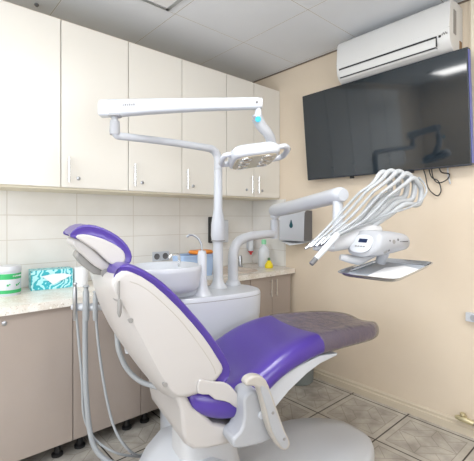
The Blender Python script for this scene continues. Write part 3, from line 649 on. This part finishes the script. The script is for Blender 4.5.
# console body with display
c0, c1 = Vector(Dl((-1.150, -1.822, 1.196))[0]), Vector(Dl((-.915, -1.872, 1.193))[0]); ax = (c1-c0).normalized(); sy_ = Vector((-ax.y, ax.x, 0))
def cr(f, ry, rz, tilt=0, dz=0):
    c = c0.lerp(c1, f)+Vector((0, 0, dz)); out = []
    for k in range(28):
        a = 2*pi*k/28; y = ry*math.copysign(abs(cos(a))**.8, cos(a)); z = rz*math.copysign(abs(sin(a))**.8, sin(a)); out.append(c+sy_*y+Vector((0, 0, z))+ax*z*tilt)
    return out
con = obj('control_panel', loft([cr(.02, .062, .040, .5), cr(.05, .078, .052, .45), cr(.12, .084, .055, .4), cr(.3, .085, .053, .2, .002), cr(.6, .080, .047, 0, .004), cr(.88, .070, .038, 0, .005), cr(.97, .055, .030, 0, .004), cr(1.0, .035, .018, 0, .004)]), m_lgrey, dl, angle=60)
obj('keypad_plate', loft([cr(.016, .056, .036, .5), cr(-.005, .056, .036, .5), cr(-.012, .050, .031, .5)]), m_white, con)
fc = c0.lerp(c1, -.014)
fn = (ax*1.0+Vector((0, 0, -.5))).normalized(); fu = Vector((0, 0, 1))+ax*.5; fu.normalize()
def face_box(y0, y1, z0, z1, d=.003):
    bm = bmesh.new(); vs = []
    for q in (0, 1):
        for (y, z) in ((y0, z0), (y1, z0), (y1, z1), (y0, z1)): vs.append(bm.verts.new(fc+sy_*y+fu*z-fn*(d*q-.001)))
    for f in ((0,1,2,3),(4,5,6,7),(0,1,5,4),(1,2,6,5),(2,3,7,6),(3,0,4,7)): bm.faces.new([vs[i] for i in f])
    return bm
obj('display', face_box(-.030, .012, .006, .022), M('dark_display', (.01, .02, .06), .15), con, smooth=False)
for k in range(4): obj('key', face_box(-.028+k*.014, -.020+k*.014, -.014, -.009), m_grey, con, smooth=False)
def cside(f, a, r=.004, d=.003):
    a = R(a); k = 1.0
    ry = .085-.01*f; rz = .054-.012*f
    p = c0.lerp(c1, f)+Vector((0, 0, .002))-sy_*ry*cos(a)**.8+Vector((0, 0, rz*math.copysign(abs(sin(a))**.8, sin(a))))
    n = (-sy_*cos(a)+Vector((0, 0, sin(a)))).normalized(); return tube([p-n*.004, p+n*d], r, 12, False)
for f, a, r in ((.40, 6, .009), (.30, 10, .004), (.52, 14, .005), (.30, -25, .005), (.24, -32, .010)): obj('knob', cside(f, a, r), m_dgrey if r < .009 else m_grey, con)
for k in range(7): obj('marking', cside(  .58+.035*k, 6, .0026, .001), m_dgrey, con)
# tray arm: bracket and neck
obj('bracket', tube(Dl((-1.165, -1.735, 1.135), (-1.13, -1.755, 1.128), (-1.09, -1.78, 1.120), (-1.05, -1.79, 1.13), (-1.0, -1.80, 1.14)), [.012, .018, .02, .016, .012], 12, flat=.8), m_whitem, dl)
obj('neck', tube(Dl((-.990, -1.835, 1.16), (-.988, -1.83, 1.135), (-.985, -1.82, 1.106)), [.030, .024, .022], 14), m_lgrey, dl)
# whip hoses: from the holder, up over the arch, down to the handpiece
S = [(-1.325, -1.705, 1.196), (-1.307, -1.716, 1.202), (-1.290, -1.730, 1.206), (-1.274, -1.744, 1.212), (-1.256, -1.760, 1.222)]
Mi = [(-1.150, -1.742, 1.335), (-1.134, -1.758, 1.330), (-1.118, -1.775, 1.322), (-1.099, -1.793, 1.312), (-1.080, -1.810, 1.298)]
AL = [(-.945, -1.770, 1.472), (-.918, -1.795, 1.488), (-.890, -1.820, 1.492), (-.862, -1.845, 1.486), (-.836, -1.868, 1.472)]
AR = [(-.888, -1.795, 1.505), (-.856, -1.822, 1.507), (-.828, -1.847, 1.501), (-.801, -1.871, 1.488), (-.777, -1.892, 1.462)]
DN = [(-.895, -1.795, 1.440), (-.868, -1.818, 1.436), (-.842, -1.842, 1.426), (-.818, -1.864, 1.412), (-.796, -1.886, 1.392)]
EN = [(-1.105, -1.735, 1.235), (-1.088, -1.752, 1.235), (-1.070, -1.768, 1.24), (-1.050, -1.782, 1.25), (-1.030, -1.800, 1.26)]
for i in range(5):
    ar_ = Vector(AR[i]); al = Vector(AL[i]); top = (ar_+al)/2+Vector((0, 0, .014))
    dn = Vector(DN[i]); en = Vector(EN[i])
    obj('whip_hose', tube(Dl(Vector(Mi[i]).lerp(al, .5)+Vector((0, 0, .008)), al-Vector((.02, 0, .02)), top, ar_, ar_+Vector((.028, -.004, -.035)), dn+Vector((.028, -.004, -.028)), dn.lerp(en, .25), dn.lerp(en, .6), en), [.0058, .0095, .012, .0125, .0125, .0125, .012, .012], 12), m_whose, dl)
    obj('thin_hose', tube(Dl(S[i], Vector(S[i]).lerp(Vector(Mi[i]), .5)+Vector((0, 0, -.004)), Mi[i], Vector(Mi[i]).lerp(al, .5)+Vector((0, 0, .008))), .0058, 10), m_hose, dl)
obj('thin_hose', tube(Dl((-1.20, -1.74, 1.235), (-1.0, -1.83, 1.305), (-.85, -1.905, 1.355), (-.772, -1.925, 1.41), (-.762, -1.915, 1.455), (-.79, -1.90, 1.485)), .004, 8), m_hose, dl)
for i in range(4):
    s = Vector(S[i]); hp = obj('handpiece', tube(Dl(s+Vector((.02, 0, .012)), s+Vector((-.012, .004, -.010)), s+Vector((-.028, .008, -.018))), [.0085, .0075, .004], 10, False), m_steel, dl)
hp = obj('handpiece', tube(Dl((-1.235, -1.765, 1.232), (-1.279, -1.768, 1.205), (-1.350, -1.748, 1.143)), [.014, .0135, .0105], 14, False), m_white, dl)
hp['label'] = 'long white handpiece pointing down to the left'
obj('tip', tube(Dl((-1.350, -1.748, 1.143), (-1.372, -1.742, 1.123)), [.0105, .0095], 14, False), m_dgrey, hp)

# tray
tr = thing('instrument_tray', 'shallow polished steel tray with a white sheet in it below the control panel', 'tray', (-1.044, -1.876, 1.080))
tr.rotation_euler = (0, R(-5.6), R(1))
def trr(rx, ry, z, e=9): return sup(0, 0, rx, ry, z, 40, e)
obj('tray', loft([trr(.155, .108, 0), trr(.166, .118, .004), trr(.178, .128, .018), trr(.182, .132, .018), trr(.182, .132, .0155), trr(.176, .126, .0145), trr(.163, .115, .002), trr(.155, .108, -.002)], caps=False), m_tray, tr)
obj('tray_floor', loft([trr(.156, .109, .0005), trr(.156, .109, .003)]), m_trayi, tr)
tag(obj('paper_sheet', loft([[(x, y, z) for x, y in ((-.15, -.105), (.06, -.108), (.10, -.03), (.03, .02), (-.14, .01))] for z in (0, .0015)]), m_paper, smooth=False), 'white paper sheet lying in the steel instrument tray', 'paper')
ps = bpy.data.objects['paper_sheet.001'] if 'paper_sheet.001' in bpy.data.objects else bpy.data.objects['paper_sheet']
ps.location = tr.matrix_basis @ Vector((0, 0, .0055)); ps.rotation_euler = tr.rotation_euler
obj('tray_support', bx(box(-.10, .13, -.09, .09, -.008, -.003), .10, .14, -.04, .04, -.012, -.004), m_dgrey, tr, smooth=False)

# ---------------------------------------------------------------- suction holder and hoses left of the backrest
hh = thing('suction_holder', 'white holder bar with grey suction hoses hanging left of the backrest', 'suction holder', (-1.871, -.7465, .862), R(-41.6))
def Hh(*p): return local(hh, p)
obj('holder_bar', tube([(-.062, 0, 0), (-.045, 0, 0), (.05, 0, 0), (.062, 0, 0)], [.014, .019, .019, .017], 16, False), m_white, hh)
obj('support_arm', tube(Hh((-1.84, -.78, .862), (-1.80, -.79, .855), (-1.75, -.77, .85), (-1.68, -.74, .85)), .014, 12), m_white, hh)
def hose(pts, r, name='suction_hose', mat=m_hose): return obj(name, tube(Hh(*pts), r, 12), mat, hh)
FD = Vector((-.024*.664, -.024*.7477, 0))
def sh(l): return [Vector(p)+FD for p in l]
hose(sh([(-1.859, -.758, .91), (-1.862, -.755, .847), (-1.862, -.755, .65), (-1.859, -.758, .454), (-1.844, -.771, .257), (-1.814, -.797, .158), (-1.744, -.840, .093), (-1.658, -.846, .061), (-1.566, -.844, .037)]), .0125)
hose(sh([(-1.899, -.722, .93), (-1.895, -.725, .847), (-1.884, -.735, .675), (-1.872, -.742, .503), (-1.862, -.740, .331), (-1.820, -.765, .217), (-1.748, -.82, .148), (-1.658, -.82, .090), (-1.574, -.81, .047)]), .006)
hose(sh([(-1.825, -.787, .92), (-1.825, -.787, .857), (-1.811, -.80, .65), (-1.785, -.823, .429), (-1.756, -.849, .281), (-1.711, -.875, .183), (-1.639, -.865, .106), (-1.566, -.828, .084)]), .0065)
for (x, y, r, top, m_) in ((-1.899, -.722, .0105, .985, m_steel), (-1.859, -.758, .015, .972, m_hose), (-1.825, -.787, .012, .945, m_hose)):
    q = Hh(Vector((x, y, 0))+FD)[0]
    obj('suction_handpiece', lathe([(r*.8, -.06), (r, -.045), (r, top-.862-.035), (r*.7, top-.862-.02), (r*.7, top-.862-.01), (r*1.1, top-.862-.005), (r*.9, top-.862)], (q[0], q[1], 0), 14), m_, hh)
